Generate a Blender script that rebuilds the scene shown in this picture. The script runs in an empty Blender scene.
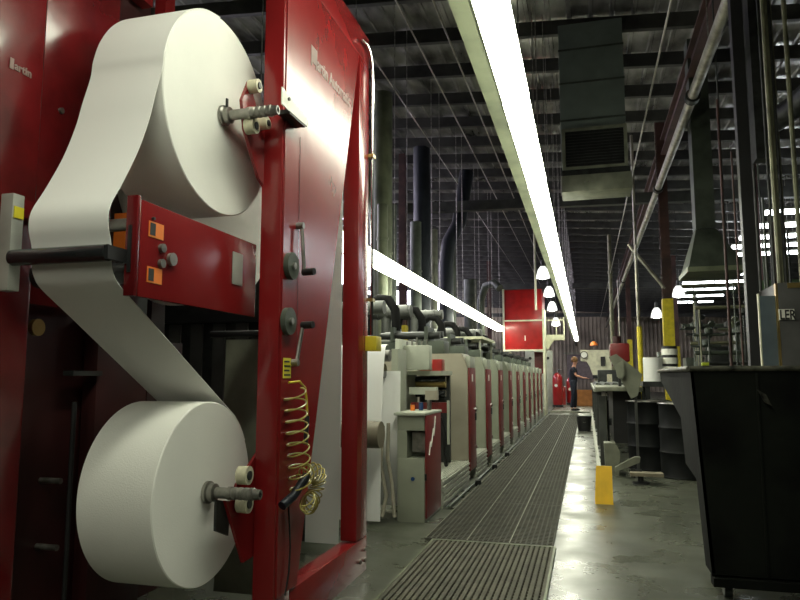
import bpy, bmesh, math, random
from mathutils import Vector, Matrix
R = random.Random(7)
PI = math.pi
scn = bpy.context.scene
C = scn.collection
# ------------------------------------------------------------------ materials
MATS = {}
def mat(name, col, rough=.5, metal=0., var=.12, scale=6., bump=0., bscale=60., col2=None, coat=0., spec=.5, stretch=None):
    if name in MATS: return MATS[name]
    m = bpy.data.materials.new(name); m.use_nodes = True
    nt = m.node_tree; b = nt.nodes['Principled BSDF']
    tc = nt.nodes.new('ShaderNodeTexCoord'); src = tc.outputs['Object']
    if stretch:
        mp = nt.nodes.new('ShaderNodeMapping'); mp.inputs['Scale'].default_value = stretch
        nt.links.new(src, mp.inputs['Vector']); src = mp.outputs['Vector']
    nz = nt.nodes.new('ShaderNodeTexNoise'); nz.inputs['Scale'].default_value = scale; nz.inputs['Detail'].default_value = 5
    nt.links.new(src, nz.inputs['Vector'])
    cr = nt.nodes.new('ShaderNodeValToRGB')
    c2 = col2 if col2 else [max(0, c*(1-var*2.5)) for c in col]
    cr.color_ramp.elements[0].position = .32; cr.color_ramp.elements[1].position = .62
    cr.color_ramp.elements[0].color = (*c2, 1); cr.color_ramp.elements[1].color = (*col, 1)
    nt.links.new(nz.outputs['Fac'], cr.inputs['Fac']); nt.links.new(cr.outputs['Color'], b.inputs['Base Color'])
    b.inputs['Roughness'].default_value = rough; b.inputs['Metallic'].default_value = metal
    b.inputs['Coat Weight'].default_value = coat; b.inputs['Coat Roughness'].default_value = .12
    b.inputs['Specular IOR Level'].default_value = spec
    if bump:
        n2 = nt.nodes.new('ShaderNodeTexNoise'); n2.inputs['Scale'].default_value = bscale
        nt.links.new(src, n2.inputs['Vector'])
        bp = nt.nodes.new('ShaderNodeBump'); bp.inputs['Strength'].default_value = bump; bp.inputs['Distance'].default_value = .01
        nt.links.new(n2.outputs['Fac'], bp.inputs['Height']); nt.links.new(bp.outputs['Normal'], b.inputs['Normal'])
    MATS[name] = m; return m
def emis(name, col, s):
    m = bpy.data.materials.new(name); m.use_nodes = True; nt = m.node_tree
    nt.nodes.remove(nt.nodes['Principled BSDF']); e = nt.nodes.new('ShaderNodeEmission')
    e.inputs['Color'].default_value = (*col, 1); e.inputs['Strength'].default_value = s
    nt.links.new(e.outputs[0], nt.nodes['Material Output'].inputs[0]); return m

RED = mat('red_paint', (.21, .012, .013), .21, 0, .12, 3, .07, 9, col2=(.17, .010, .011), coat=0)
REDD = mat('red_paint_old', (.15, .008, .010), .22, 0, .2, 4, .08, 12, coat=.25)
REDM = mat('red_panel_paint', (.19, .014, .014), .38, 0, .1, 6)
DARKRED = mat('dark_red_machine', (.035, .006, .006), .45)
PAPER = mat('white_paper', (.88, .88, .86), .75, 0, .015, 2, .03, 30, spec=.2)
ROLLEND = mat('roll_end_paper', (.86, .86, .81), .8, 0, .03, 2, .12, 180, spec=.15)
CARD = mat('core_cardboard', (.32, .22, .12), .8)
STEEL = mat('worn_steel', (.34, .33, .30), .38, .85, .25, 14, .15, 60)
CHROME = mat('chrome', (.6, .6, .58), .15, 1., .05)
BLACK = mat('black_rubber', (.012, .012, .013), .5, 0, .2)
BLKROLL = mat('black_roller', (.02, .022, .024), .25, 0, .2, coat=.3)
CREAM = mat('cream_roller', (.62, .58, .42), .5, 0, .12, 30)
BRASS = mat('brass', (.45, .33, .12), .35, .8)
ORANGE = mat('orange_label', (.80, .20, .02), .5, 0, .02)
YELLOW = mat('yellow_label', (.72, .62, .03), .5, 0, .05)
YPAINT = mat('yellow_paint', (.62, .50, .02), .5, 0, .12, 10)
YSIGN = mat('yellow_plastic', (.85, .50, .01), .45, 0, .06, 8)
GOLD = mat('amber_hose', (.36, .30, .07), .35, 0, .1, coat=.4)
PLATE = mat('silver_plate', (.45, .46, .42), .45, .3)
WTXT = mat('faded_lettering', (.30, .20, .18), .5)
BTXT = mat('black_lettering', (.015, .015, .015), .6, 0, 0)
PGREY = mat('press_grey_paint', (.27, .285, .22), .5, 0, .06, 4)
PGREY2 = mat('press_beige_paint', (.34, .31, .24), .5, 0, .06, 4)
PWHITE = mat('press_white_paint', (.42, .44, .36), .5, 0, .08, 6)
WHITE = mat('white_sign', (.80, .80, .72), .5, 0, .03)
ALU = mat('ribbed_aluminium', (.34, .35, .27), .4, .4, .15, 20)
DSTEEL = mat('dark_steel', (.035, .038, .036), .5, .3, .3, 8)
DGREEN = mat('duct_green_grey', (.07, .085, .065), .5, .2, .25, 3)
LGREEN = mat('duct_pale_green', (.17, .19, .12), .5, .2, .2, 3)
DBLUE = mat('duct_dark_blue', (.012, .016, .024), .45, .3, .2, 3)
GALV = mat('galvanised_sheet', (.09, .105, .09), .5, .45, .18, 5)
GALVL = mat('galvanised_light', (.24, .25, .19), .5, .4, .15, 5)
PURL = mat('purlin_paint', (.05, .05, .045), .65, 0, .25, 3)
BEAMC = mat('steel_beam_paint', (.055, .058, .052), .6, .1, .25, 3)
REDOX = mat('red_oxide_steel', (.075, .032, .026), .6, 0, .25, 3)
PIPE = mat('pipe_galvanised', (.42, .40, .33), .4, .6, .2, 6)
PIPEG = mat('pipe_olive', (.20, .20, .12), .5, .3, .2, 6)
BIN = mat('bin_dark_paint', (.006, .0075, .0055), .8, 0, .5, 3, .2, 20, spec=.12)
BINRIM = mat('bin_rim_worn', (.10, .10, .075), .5, .4, .4, 14)
DRUM = mat('drum_black', (.006, .007, .007), .55, 0, .3, 5, spec=.15)
MATGRID = mat('mat_rubber_dark', (.060, .058, .040), .7, 0, .2, 9)
STEPALU = mat('step_aluminium', (.50, .51, .43), .45, .2, .15, 20)
TAN = mat('tan_roller', (.19, .165, .115), .5, 0, .1, 12)
MATRUB = mat('mat_rubber', (.085, .078, .052), .75, 0, .2, 9)
BLUEG = mat('blue_grey_paint', (.09, .12, .14), .5, 0, .1)
GREYP = mat('charcoal_panel', (.06, .06, .058), .55, 0, .15)
GREENW = mat('green_wall_paint', (.07, .12, .06), .6, 0, .1)
PLASRED = mat('red_gloss', (.36, .010, .010), .3, 0, .1, 6, coat=.4)
SKIN = mat('skin', (.55, .27, .17), .55, 0, .05)
NAVY = mat('navy_cloth', (.010, .015, .028), .8, 0, .3, 20)
HAIR = mat('light_brown_hair', (.32, .16, .05), .6, 0, .3, 60)
WOOD = mat('pallet_wood', (.22, .19, .13), .75, 0, .2, 12, stretch=(1, 8, 8))
BLUE = mat('blue_paint', (.02, .07, .22), .45)
CREAMP = mat('cream_paint', (.66, .65, .47), .5, 0, .1)
TUBE = emis('fluorescent_tube', (.98, 1., .80), 7.5)
TUBE2 = emis('fluorescent_tube_far', (.9, .97, 1.), 6.)
BULB = emis('bay_lamp_glow', (.97, 1., .9), 7.)

COOLGLOW = emis('added_cool_glow', (.88, .82, 1.), 5.)  # emission for the added panels high on the left wall
DOME = emis('lit_acrylic_dome', (.97, 1., .93), .6)
# floor: worn sealed concrete
def floor_mat():
    m = mat('sealed_concrete', (.095, .10, .075), .3, 0, .3, 1.1, .25, 3., col2=(.048, .052, .038))
    nt = m.node_tree; b = nt.nodes['Principled BSDF']
    tc = nt.nodes.new('ShaderNodeTexCoord')
    n = nt.nodes.new('ShaderNodeTexNoise'); n.inputs['Scale'].default_value = 2.6; n.inputs['Detail'].default_value = 8
    nt.links.new(tc.outputs['Object'], n.inputs['Vector'])
    mr = nt.nodes.new('ShaderNodeMapRange'); mr.inputs['From Min'].default_value = .35; mr.inputs['From Max'].default_value = .68
    mr.inputs['To Min'].default_value = .22; mr.inputs['To Max'].default_value = .42
    nt.links.new(n.outputs['Fac'], mr.inputs['Value']); nt.links.new(mr.outputs[0], b.inputs['Roughness'])
    return m
FLOOR = floor_mat()
ROOFM = mat('roof_liner', (.72, .70, .68), .26, .55, .3, 1.5, .8, 4., stretch=(1.6, .7, 1))
WALLM = mat('corrugated_wall', (.42, .37, .27), .6, 0, .2, .8)
WALLS = mat('side_wall', (.06, .065, .055), .7, 0, .2, .8)

# ------------------------------------------------------------------ mesh builder
class MB:
    def __init__(s): s.bm = bmesh.new()
    def box(s, x0, x1, y0, y1, z0, z1, bev=0, rot=None, piv=None):
        b = bmesh.new(); bmesh.ops.create_cube(b, size=1)
        M = Matrix.Translation(((x0+x1)/2, (y0+y1)/2, (z0+z1)/2)) @ Matrix.Diagonal((abs(x1-x0), abs(y1-y0), abs(z1-z0), 1))
        bmesh.ops.transform(b, matrix=M, verts=b.verts)
        if bev: bmesh.ops.bevel(b, geom=b.edges[:], offset=bev, segments=2, affect='EDGES', profile=.6)
        if rot is not None:
            p = Vector(piv) if piv else Vector(((x0+x1)/2, (y0+y1)/2, (z0+z1)/2))
            bmesh.ops.transform(b, matrix=Matrix.Translation(p) @ rot.to_4x4() @ Matrix.Translation(-p), verts=b.verts)
        s.add(b); return s
    def add(s, b):
        me = bpy.data.meshes.new('t'); b.to_mesh(me); b.free(); s.bm.from_mesh(me); bpy.data.meshes.remove(me)
    def cyl(s, p0, p1, r, n=20, r2=None, caps=True):
        p0, p1 = Vector(p0), Vector(p1); d = p1-p0
        b = bmesh.new(); bmesh.ops.create_cone(b, cap_ends=caps, segments=n, radius1=r, radius2=r if r2 is None else r2, depth=d.length)
        bmesh.ops.transform(b, matrix=Matrix.Translation((p0+p1)/2) @ d.to_track_quat('Z', 'Y').to_matrix().to_4x4(), verts=b.verts)
        s.add(b); return s
    def lathe(s, prof, axis_p, axis='z', n=32):      # prof: (radius, along)
        b = bmesh.new(); rings = []
        for (r, h) in prof:
            ring = []
            for i in range(n):
                a = 2*PI*i/n; c, q = r*math.cos(a), r*math.sin(a)
                v = {'z': (c, q, h), 'x': (h, c, q), 'y': (q, h, c)}[axis]
                ring.append(b.verts.new(Vector(v)+Vector(axis_p)))
            rings.append(ring)
        for k in range(len(rings)-1):
            for i in range(n):
                b.faces.new((rings[k][i], rings[k][(i+1) % n], rings[k+1][(i+1) % n], rings[k+1][i]))
        for ring in (rings[0], rings[-1]):
            try: b.faces.new(ring)
            except Exception: pass
        bmesh.ops.recalc_face_normals(b, faces=b.faces); s.add(b); return s
    def pipe(s, pts, r, n=8, closed=False):
        pts = [Vector(p) for p in pts]; b = bmesh.new(); rings = []
        up = Vector((0, 0, 1)); prev = None
        for i, p in enumerate(pts):
            d = (pts[min(i+1, len(pts)-1)]-pts[max(i-1, 0)]).normalized()
            if prev is None:
                a = d.cross(up)
                if a.length < .1: a = d.cross(Vector((1, 0, 0)))
            else: a = prev - d*prev.dot(d)
            a.normalize(); prev = a; c = d.cross(a)
            rings.append([b.verts.new(p+(a*math.cos(2*PI*k/n)+c*math.sin(2*PI*k/n))*r) for k in range(n)])
        for k in range(len(rings)-1):
            for i in range(n): b.faces.new((rings[k][i], rings[k][(i+1) % n], rings[k+1][(i+1) % n], rings[k+1][i]))
        b.faces.new(rings[0]); b.faces.new(rings[-1])
        bmesh.ops.recalc_face_normals(b, faces=b.faces); s.add(b); return s
    def prism(s, poly, a0, a1, axis='x', bev=0):     # poly in the plane normal to axis, extruded from a0 to a1
        b = bmesh.new()
        f = {'x': lambda u, v, a: (a, u, v), 'y': lambda u, v, a: (u, a, v), 'z': lambda u, v, a: (u, v, a)}[axis]
        A = [b.verts.new(f(u, v, a0)) for u, v in poly]; B = [b.verts.new(f(u, v, a1)) for u, v in poly]
        n = len(poly); b.faces.new(A); b.faces.new(B)
        for i in range(n): b.faces.new((A[i], A[(i+1) % n], B[(i+1) % n], B[i]))
        bmesh.ops.recalc_face_normals(b, faces=b.faces)
        if bev: bmesh.ops.bevel(b, geom=b.edges[:], offset=bev, segments=2, affect='EDGES')
        s.add(b); return s
    def hexa(s, bot, top):                            # 4 bottom + 4 top points
        b = bmesh.new(); v = [b.verts.new(p) for p in bot+top]
        for q in ((0, 1, 2, 3), (4, 5, 6, 7), (0, 1, 5, 4), (1, 2, 6, 5), (2, 3, 7, 6), (3, 0, 4, 7)): b.faces.new([v[i] for i in q])
        bmesh.ops.recalc_face_normals(b, faces=b.faces); s.add(b); return s
    def sheet(s, prof, x0, x1, th=.002):              # (y,z) curve as a thin web with thickness
        up, dn = [], []
        for i, p in enumerate(prof):
            a = Vector(prof[max(i-1, 0)]); c = Vector(prof[min(i+1, len(prof)-1)]); d = (c-a).normalized(); nn = Vector((-d.y, d.x))
            up.append(Vector(p)+nn*th/2); dn.append(Vector(p)-nn*th/2)
        b = bmesh.new()
        V = [[b.verts.new((x, q.x, q.y)) for q in L] for x in (x0, x1) for L in (up, dn)]
        n = len(prof)
        for i in range(n-1):
            b.faces.new((V[0][i], V[0][i+1], V[2][i+1], V[2][i])); b.faces.new((V[1][i], V[1][i+1], V[3][i+1], V[3][i]))
            b.faces.new((V[0][i], V[0][i+1], V[1][i+1], V[1][i])); b.faces.new((V[2][i], V[2][i+1], V[3][i+1], V[3][i]))
        for i in (0, n-1): b.faces.new((V[0][i], V[2][i], V[3][i], V[1][i]))
        bmesh.ops.recalc_face_normals(b, faces=b.faces); s.add(b); return s
    def build(s, name, m, parent=None, smooth=True, mat2=None, mat2f=None):
        bm = s.bm
        if parent is not None:
            bmesh.ops.translate(bm, vec=-world_loc(parent), verts=bm.verts)
        if smooth:
            for e in bm.edges:
                e.smooth = not (len(e.link_faces) != 2 or e.calc_face_angle(0) > math.radians(38))
            for f in bm.faces: f.smooth = True
        me = bpy.data.meshes.new(name); bm.to_mesh(me); bm.free(); me.materials.append(m)
        o = bpy.data.objects.new(name, me); C.objects.link(o)
        if parent is not None: o.parent = parent
        return o
def world_loc(o):
    v = Vector((0, 0, 0))
    while o is not None: v += o.location; o = o.parent
    return v
def thing(name, label, cat, loc=(0, 0, 0), group=None):
    o = bpy.data.objects.new(name, None); o.empty_display_size = .1; C.objects.link(o); o.location = loc
    o['label'] = label; o['category'] = cat
    if group: o['group'] = group
    return o
def tag(o, label, cat, group=None):
    o['label'] = label; o['category'] = cat
    if group: o['group'] = group
    return o
def struct(name, mb, m, smooth=True):
    o = mb.build(name, m, None, smooth); o['kind'] = 'structure'; return o
def copy_tree(o, parent=None):
    kids = [k for k in bpy.data.objects if k.parent == o]
    c = o.copy(); C.objects.link(c); c.parent = parent
    for k in kids: copy_tree(k, c)
    return c
def spin(ob, M): ob.data.transform(M)
def text(name, body, size, m, parent, origin, ux, uy, ext=.0015, sx=1.):
    cu = bpy.data.curves.new(name, 'FONT'); cu.body = body; cu.size = size; cu.extrude = ext; cu.offset = size*.025
    o = bpy.data.objects.new(name, cu); C.objects.link(o); bpy.context.view_layer.update()
    me = bpy.data.meshes.new_from_object(o.evaluated_get(bpy.context.evaluated_depsgraph_get()))
    bpy.data.objects.remove(o); ux = Vector(ux); uy = Vector(uy); uz = ux.cross(uy)
    me.transform(Matrix.Diagonal((sx, 1, 1, 1)))
    M = Matrix((( ux.x, uy.x, uz.x, origin[0]), (ux.y, uy.y, uz.y, origin[1]), (ux.z, uy.z, uz.z, origin[2]), (0, 0, 0, 1)))
    me.transform(M)
    if parent is not None: me.transform(Matrix.Translation(-world_loc(parent)))
    me.materials.clear(); me.materials.append(m)
    ob = bpy.data.objects.new(name, me); C.objects.link(ob); ob.parent = parent; return ob

# ------------------------------------------------------------------ the shell
RZ = lambda x: 6.5 - .07*x
YN, YF, XL, XR = -6, 56, -11, 12
m = MB(); m.box(XL, XR, YN, YF, -.2, 0); struct('floor', m, FLOOR)
b = MB(); b.hexa([(XL, YN, RZ(XL)), (XR, YN, RZ(XR)), (XR, YF, RZ(XR)), (XL, YF, RZ(XL))], [(XL, YN, RZ(XL)+.1), (XR, YN, RZ(XR)+.1), (XR, YF, RZ(XR)+.1), (XL, YF, RZ(XL)+.1)])
x = XL+.2
while x < XR-.2:                                      # roof sheet ribs along the aisle
    z = RZ(x); b.hexa([(x, YN, z-.03), (x+.05, YN, z-.03), (x+.05, YF, z-.03), (x, YF, z-.03)], [(x-.02, YN, z+.01), (x+.07, YN, z+.01), (x+.07, YF, z+.01), (x-.02, YF, z+.01)])
    x += .305
struct('ceiling', b, ROOFM, False)
w = MB(); w.box(XL, XR, YF, YF+.1, 0, 7.4)
x = XL
while x < XR: w.prism([(x, YF), (x+.03, YF-.05), (x+.12, YF-.05), (x+.15, YF)], 0, 7.2, 'z'); x += .3
struct('wall_far', w, WALLM, False)
struct('wall_left', MB().box(XL-.1, XL, YN, YF, 0, 7.4), WALLS)
for k in range(10):
    y = 9+4.6*k; struct('added_glow_panel_%d' % (k+1), MB().box(XL+.001, XL+.03, y, y+3.6, 5.5, 6.9), COOLGLOW)  # added glowing panels, no known windows here; they throw cool light on the roof
struct('wall_right', MB().box(XR, XR+.1, YN, YF, 0, 7.4), WALLS)
struct('wall_near', MB().box(XL, XR, YN-.1, YN, 0, 7.4), WALLS)
# purlins, one each 1.25 m
p0 = MB().prism([(-.04, -.22), (.05, -.22), (.05, -.19), (-.01, -.19), (-.01, -.02), (.05, -.02), (.05, 0), (-.04, 0)], XL+.05, XR-.05, 'x')
pur = p0.build('purlin', PURL, None); pur['kind'] = 'structure'
me = pur.data
for v in me.vertices: v.co.z += -.07*v.co.x
pur.location = (0, -5.0, 6.46)
yy = -5.0
while yy < YF-1.5:
    yy += 1.25; q = pur.copy(); q.location.y = yy; C.objects.link(q)
# rigid frame rafters and a tie beam
for y in (16.1, 31.5, 46.5):
    g = MB(); g.hexa([(XL, y-.09, 5.36), (XR, y-.09, 4.84), (XR, y+.09, 4.84), (XL, y+.09, 5.36)], [(XL, y-.09, 5.6), (XR, y-.09, 5.08), (XR, y+.09, 5.08), (XL, y+.09, 5.6)])
    struct('trim_1' if y < 20 else 'trim_2' if y < 40 else 'trim_3', g, BEAMC)
g = MB()
for (z0, z1, w_) in ((5.5, 5.53, .09), (5.8, 5.83, .09), (5.53, 5.8, .012)): g.box(1.62-w_, 1.62+w_, 6, YF-.2, z0, z1)
struct('trim_4', g, REDOX)
g = MB()
for (z0, z1, w_) in ((3.46, 3.472, .06), (3.57, 3.582, .06), (3.472, 3.57, .012)): g.box(-.70-w_, -.70+w_, -4, 52, z0, z1)
struct('trim_5', g, LGREEN)
# steel columns down the right of the aisle
def column(x, y, ztop, zy, w_=.17):
    g = MB()
    for s in (-1, 1): g.box(x-w_/2, x+w_/2, y+s*w_/2-.012, y+s*w_/2+.012, 0, ztop)
    g.box(x-.012, x+.012, y-w_/2, y+w_/2, 0, ztop)
    c = struct('steel_column', g, REDOX)
    k = MB(); e = w_/2+.012
    for s in (-1, 1): k.box(x-e, x+e, y+s*e-.012, y+s*e+.012, .01, zy)
    k.box(x-e, x+e, y-.02, y+.02, .01, zy)
    k.build('column_guard', YPAINT, c)
    return c
column(1.54, 14, 6.3, 2.65); column(1.70, 29, 6.3, 2.65); column(1.8, 44, 6.3, 2.65)
column(3.6, 16, 6.2, 2.4); column(3.6, 30, 6.2, 2.4)
column(-4.3, 16, 6.7, 2.4); column(-4.3, 31.5, 6.7, 2.4)

# ------------------------------------------------------------------ lights
def fixture(L=2.42, w_=.25, t=TUBE, drop=2.5, name='fluorescent_fixture', label='', group=None):
    r = thing(name, label, 'ceiling light', (0, 0, 0), group)
    MB().prism([(-w_/2, .075), (w_/2, .075), (w_*.3, .13), (-w_*.3, .13)], -L/2, L/2, 'y').build('housing', GALVL, r)
    MB().prism([(-w_/2+.01, 0), (w_/2-.01, 0), (w_/2, .02), (w_/2, .073), (-w_/2, .073), (-w_/2, .02)], -L/2+.008, L/2-.008, 'y').build('diffuser', t, r)
    for s in (-1, 1):
        MB().cyl((0, s*L*.36, .13), (0, s*L*.36, drop), .006, 6).build('hanger_rod', STEEL, r)
    return r
lamp = fixture(w_=.206, label='x', group='end to end fluorescent lights over the aisle', drop=3.2)
n = 19
for i in range(n):
    o = lamp if i == 0 else copy_tree(lamp)
    o.location = (-.466-.004*i, -3.3+2.44*i, 3.29)
    o['label'] = 'white fluorescent light in the long continuous row straight above the rubber aisle mats'
lamp2 = fixture(w_=.30, drop=4.05, label='x')
for i in range(7):
    o = lamp2 if i == 0 else copy_tree(lamp2)
    o.location = (-2.60, 5.9+2.44*i, 2.61)
    o['group'] = 'end to end fluorescent lights low over the presses'
    o['label'] = 'white fluorescent light in the slanting second row behind the red tower, left of the presses'
# crosswise short fixtures on the right
lam3 = fixture(L=1.2, w_=.16, t=TUBE2, drop=1.5, label='x'); first = True
def cross(x, y, z, lab, grp):
    global first
    o = lam3 if first else copy_tree(lam3); first = False
    o.location = (x, y, z); o.rotation_euler.z = PI/2; o['label'] = lab; o['group'] = grp
for (y, xs) in ((14.9, (4.15, 5.4)), (16.2, (4.2, 5.45)), (17.5, (4.2, 5.45)), (18.7, (4.25, 5.5)), (19.9, (4.25, 5.5))):
    for x in xs: cross(x, y, 4.4, 'short bluish white fluorescent bar hung crosswise, high at the right edge above the charcoal panel', 'crosswise lights in the near right rows')
for y in (28, 30.2, 32.6, 35.2, 38):
    for x in (4.55, 5.8): cross(x, y, 5.0, 'short fluorescent bar hung crosswise far away, just right of the yellow based column', 'crosswise lights in the far right rows')
def bay(loc, lab, drop, grp=None):
    r = thing('high_bay_lamp', lab, 'lamp', loc, grp); x, y, z = loc
    MB().lathe([(.17, 0), (.16, .08), (.12, .22), (.06, .30), (.045, .30), (.10, .21), (.145, .08), (.155, 0.005)], loc, 'z', 20).build('acrylic_dome', DOME, r)
    MB().lathe([(.0, -.03), (.09, -.01), (.13, .03), (.09, .14), (0, .17)], loc, 'z', 16).build('bulb', BULB, r)
    MB().cyl((x, y, z+.3), (x, y, z+.46), .05, 12).build('ballast', DSTEEL, r)
    MB().cyl((x, y, z+.46), (x, y, z+drop), .008, 6).build('hanger_rod', DSTEEL, r)
for i, (y, z) in enumerate(((17.3, 3.62), (20.7, 3.55), (23.1, 3.35), (26.5, 3.1))):
    bay((-1.0-.03*i, y, z), ['nearest and highest dome lamp beside the red booth', 'second dome lamp down beside the red booth', 'third dome lamp down beside the red booth', 'lowest and farthest lamp above the cream balcony of the red booth'][i], 6.5-z-.02)
bay((2.5, 20, 3.35), 'large glowing dome lamp right of the yellow based column', 3.0)
bay((2.1, 22, 2.95), 'small glowing dome lamp left of the yellow based column', 3.4)

# ------------------------------------------------------------------ unwind stand
X0, X1 = -1.41, -1.31
tw = thing('unwind_stand', 'tall bright red steel stand with sloping front panel carrying the paper rolls', 'printing machine', (-1.36, 3.4, 0))
MB().box(X0, X1, 2.755, 2.92, 0, 3.34, .006).build('front_post', RED, tw)
MB().box(X0, X1, 3.84, 4.03, .205, 3.14, .006).build('rear_post', RED, tw)
MB().box(X0, X1, 2.925, 4.03, 0, .20, .006).build('base_beam', RED, tw)
MB().box(X0, X1, 2.925, 4.03, 3.145, 3.34, .006).build('top_beam', RED, tw)
pn = MB().prism([(2.772, .21), (2.985, .21), (3.81, 3.135), (2.772, 3.135)], X1-.004, X1+.006, 'x', .002).build('front_panel', RED, tw)
MB().prism([(2.925, .21), (2.97, .21), (3.80, 3.135), (3.76, 3.135)], X1-.045, X1-.006, 'x').build('panel_rib', RED, tw)
text('lettering', 'artin Automatic', .098, WTXT, tw, (X1+.007, 3.135, 2.735), (0, 1, 0), (0, 0, 1), sx=.82)
lg = MB()
for k in range(5): lg.box(X1+.006, X1+.009, 3.055+k*.016, 3.066+k*.016, 2.725+(0 if k in (0, 4) else .02), 2.83)
lg.build('logo_mark', WTXT, tw)
for y in (2.99, 3.9):
    MB().cyl((X1, y, .08), (X1+.008, y, .08), .014, 10).build('bolt', STEEL, tw)
for z in (.07, .13): MB().cyl((X1, 3.99, z), (X1+.008, 3.99, z), .012, 10).build('bolt', STEEL, tw)
# steel conduit running up the rear post
MB().pipe([(-1.29, 3.83, 3.24), (-1.29, 3.92, 3.255), (-1.29, 3.98, 3.235), (-1.29, 4.02, 3.18), (-1.29, 4.045, 3.08)] + [(-1.29, 4.045, z) for z in (2.5, 2, 1.41)], .009, 8).build('conduit', CHROME, tw)
for z in (2.55, 1.62): MB().box(-1.31, -1.278, 4.02, 4.075, z, z+.02).build('clamp', BRASS, tw)
MB().box(-1.309, -1.24, 3.975, 4.09, 1.31, 1.40, .004).build('junction_box', YPAINT, tw)
# sloping guard plate by the upper shaft
def poly3(pts, th):
    b = MB(); q = [Vector(p) for p in pts]; nn = (q[1]-q[0]).cross(q[3]-q[0]).normalized()*th
    b.hexa([tuple(p) for p in q], [tuple(p+nn) for p in q]); return b
poly3([(-1.25, 2.62, 2.415), (-1.25, 2.90, 2.375), (-1.25, 2.90, 2.335), (-1.25, 2.62, 2.335)], .006).build('guard_plate', WHITE, tw)
MB().box(-1.31, -1.252, 2.70, 2.88, 2.325, 2.345).build('plate_bracket', DSTEEL, tw)
MB().cyl((-1.243, 2.665, 2.375), (-1.235, 2.665, 2.375), .008, 10).build('bolt', BLACK, tw)
# cross arm
MB().box(-1.469, -1.45, 1.96, 2.80, 1.42, 1.755, .005).build('cross_arm', RED, tw)
MB().box(-1.492, -1.45, 1.935, 1.955, 1.42, 1.765, .003).build('arm_end_plate', REDD, tw)
MB().box(-1.478, -1.465, 1.929, 1.934, 1.50, 1.66).build('slot', BLACK, tw)
for zz in (1.635, 1.475):
    st = MB().box(-1.449, -1.4475, 2.00, 2.085, zz, zz+.055).build('warning_sticker', ORANGE, tw)
    MB().box(-1.447, -1.446, 2.006, 2.036, zz+.006, zz+.049).build('pictogram', BTXT, st)
MB().box(-1.449, -1.444, 2.58, 2.665, 1.545, 1.685, .002).build('name_plate', PLATE, tw)
for (y, z, r) in ((2.075, 1.605, .016), (2.075, 1.55, .016), (2.135, 1.575, .024)):
    MB().cyl((-1.45, y, z), (-1.436, y, z), r, 16).build('bolt', STEEL, tw)
MB().cyl((-1.45, 2.02, 1.70), (-1.44, 2.02, 1.70), .006, 8).build('bolt', BLACK, tw)
MB().box(-1.497, -1.478, 1.835, 1.95, 1.53, 1.575).build('bearing_block', BLACK, tw)
MB().cyl((-1.872, 1.852, 1.552), (-1.49, 1.852, 1.552), .028, 24).build('idler_roller', BLKROLL, tw)
MB().cyl((-1.92, 2.02, 1.515), (-1.5, 2.02, 1.515), .045, 24).build('idler_roller', BLKROLL, tw)
MB().cyl((-1.80, 2.00, 1.68), (-1.49, 2.00, 1.68), .022, 20).build('idler_roller', STEEL, tw)
MB().box(-1.75, -1.68, 2.20, 2.26, 1.60, 1.78).build('sensor_block', ORANGE, tw)
# cross tubes tying the two sides
for (y, z, r) in ((3.95, 3.24, .04), (3.3, 1.38, .018)):
    MB().cyl((-1.97, y, z), (-1.41, y, z), r, 14).build('tie_bar', BLACK, tw)
# roll support arms with cradle rollers
def support(cy, cz, up):
    if up:
        MB().prism([(cy-.01, cz+.06), (cy+.05, cz+.17), (cy+.12, cz+.08), (cy+.30, cz+.02), (cy+.30, cz-.30), (cy+.16, cz-.24), (cy+.02, cz-.06)], -1.415, -1.40, 'x').build('support_arm', RED, tw)
        rl = ((cy+.035, cz-.045, .034), (cy+.15, cz+.01, .028), (cy+.055, cz+.145, .030))
    else:
        MB().prism([(cy+.00, cz-.03), (cy+.06, cz-.04), (cy+.09, cz+.02), (cy+.30, cz+.15), (cy+.34, cz+.10), (cy+.34, cz-.30), (cy+.16, cz-.31)], -1.425, -1.412, 'x').build('support_arm', RED, tw)
        MB().prism([(cy-.04, cz-.02), (cy+.08, cz-.05), (cy+.06, cz-.18), (cy-.04, cz-.14)], -1.44, -1.43, 'x').build('cradle_plate', DSTEEL, tw)
        rl = ((cy+.085, cz+.06, .038), (cy+.09, cz-.055, .038))
    for (y, z, r) in rl:
        w_ = MB().cyl((-1.40, y, z), (-1.355, y, z), r, 22).build('cradle_roller', CREAM, tw)
        MB().cyl((-1.402, y, z), (-1.35, y, z), r*.5, 14).build('hub', DSTEEL, w_)
UC, UR = (2.55, 2.28), .433
LC, LR = (2.515, .687), .362
support(UC[0], UC[1], True); support(LC[0], LC[1], False)
# adjustment discs, crank handles, sticker
for (y, z) in ((2.838, 1.655), (2.818, 1.40)):
    d = MB().cyl((X1+.006, y, z), (X1+.03, y, z), .062, 28).build('adjusting_disc', DGREEN, tw)
    MB().cyl((X1+.03, y, z), (X1+.04, y, z), .016, 14).build('hub', STEEL, d)
def crank(y0, z0, y1, z1):
    c = MB(); c.pipe([(X1+.03, y0, z0), (X1+.04, y1, z1)], .009, 8); c.cyl((X1+.006, y0, z0), (X1+.04, y0, z0), .016, 12)
    c = c.build('crank_handle', STEEL, tw)
    MB().cyl((X1+.035, y1, z1), (X1+.095, y1-.01, z1), .017, 12).build('grip', BLACK, c)
crank(2.92, 1.86, 2.935, 1.64); crank(2.885, 1.215, 2.93, 1.39)
sk = MB().box(X1+.006, X1+.008, 2.795, 2.875, 1.145, 1.235).build('yellow_sticker', YELLOW, tw)
for k in range(4): MB().box(X1+.008, X1+.009, 2.802, 2.868-.01*(k % 2), 1.155+.02*k, 1.163+.02*k).build('text_line', BTXT, sk)
MB().cyl((X1+.008, 2.935, 1.2), (X1+.008, 2.935, 2.3), .001, 6).build('pull_cord', CHROME, tw)
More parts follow.
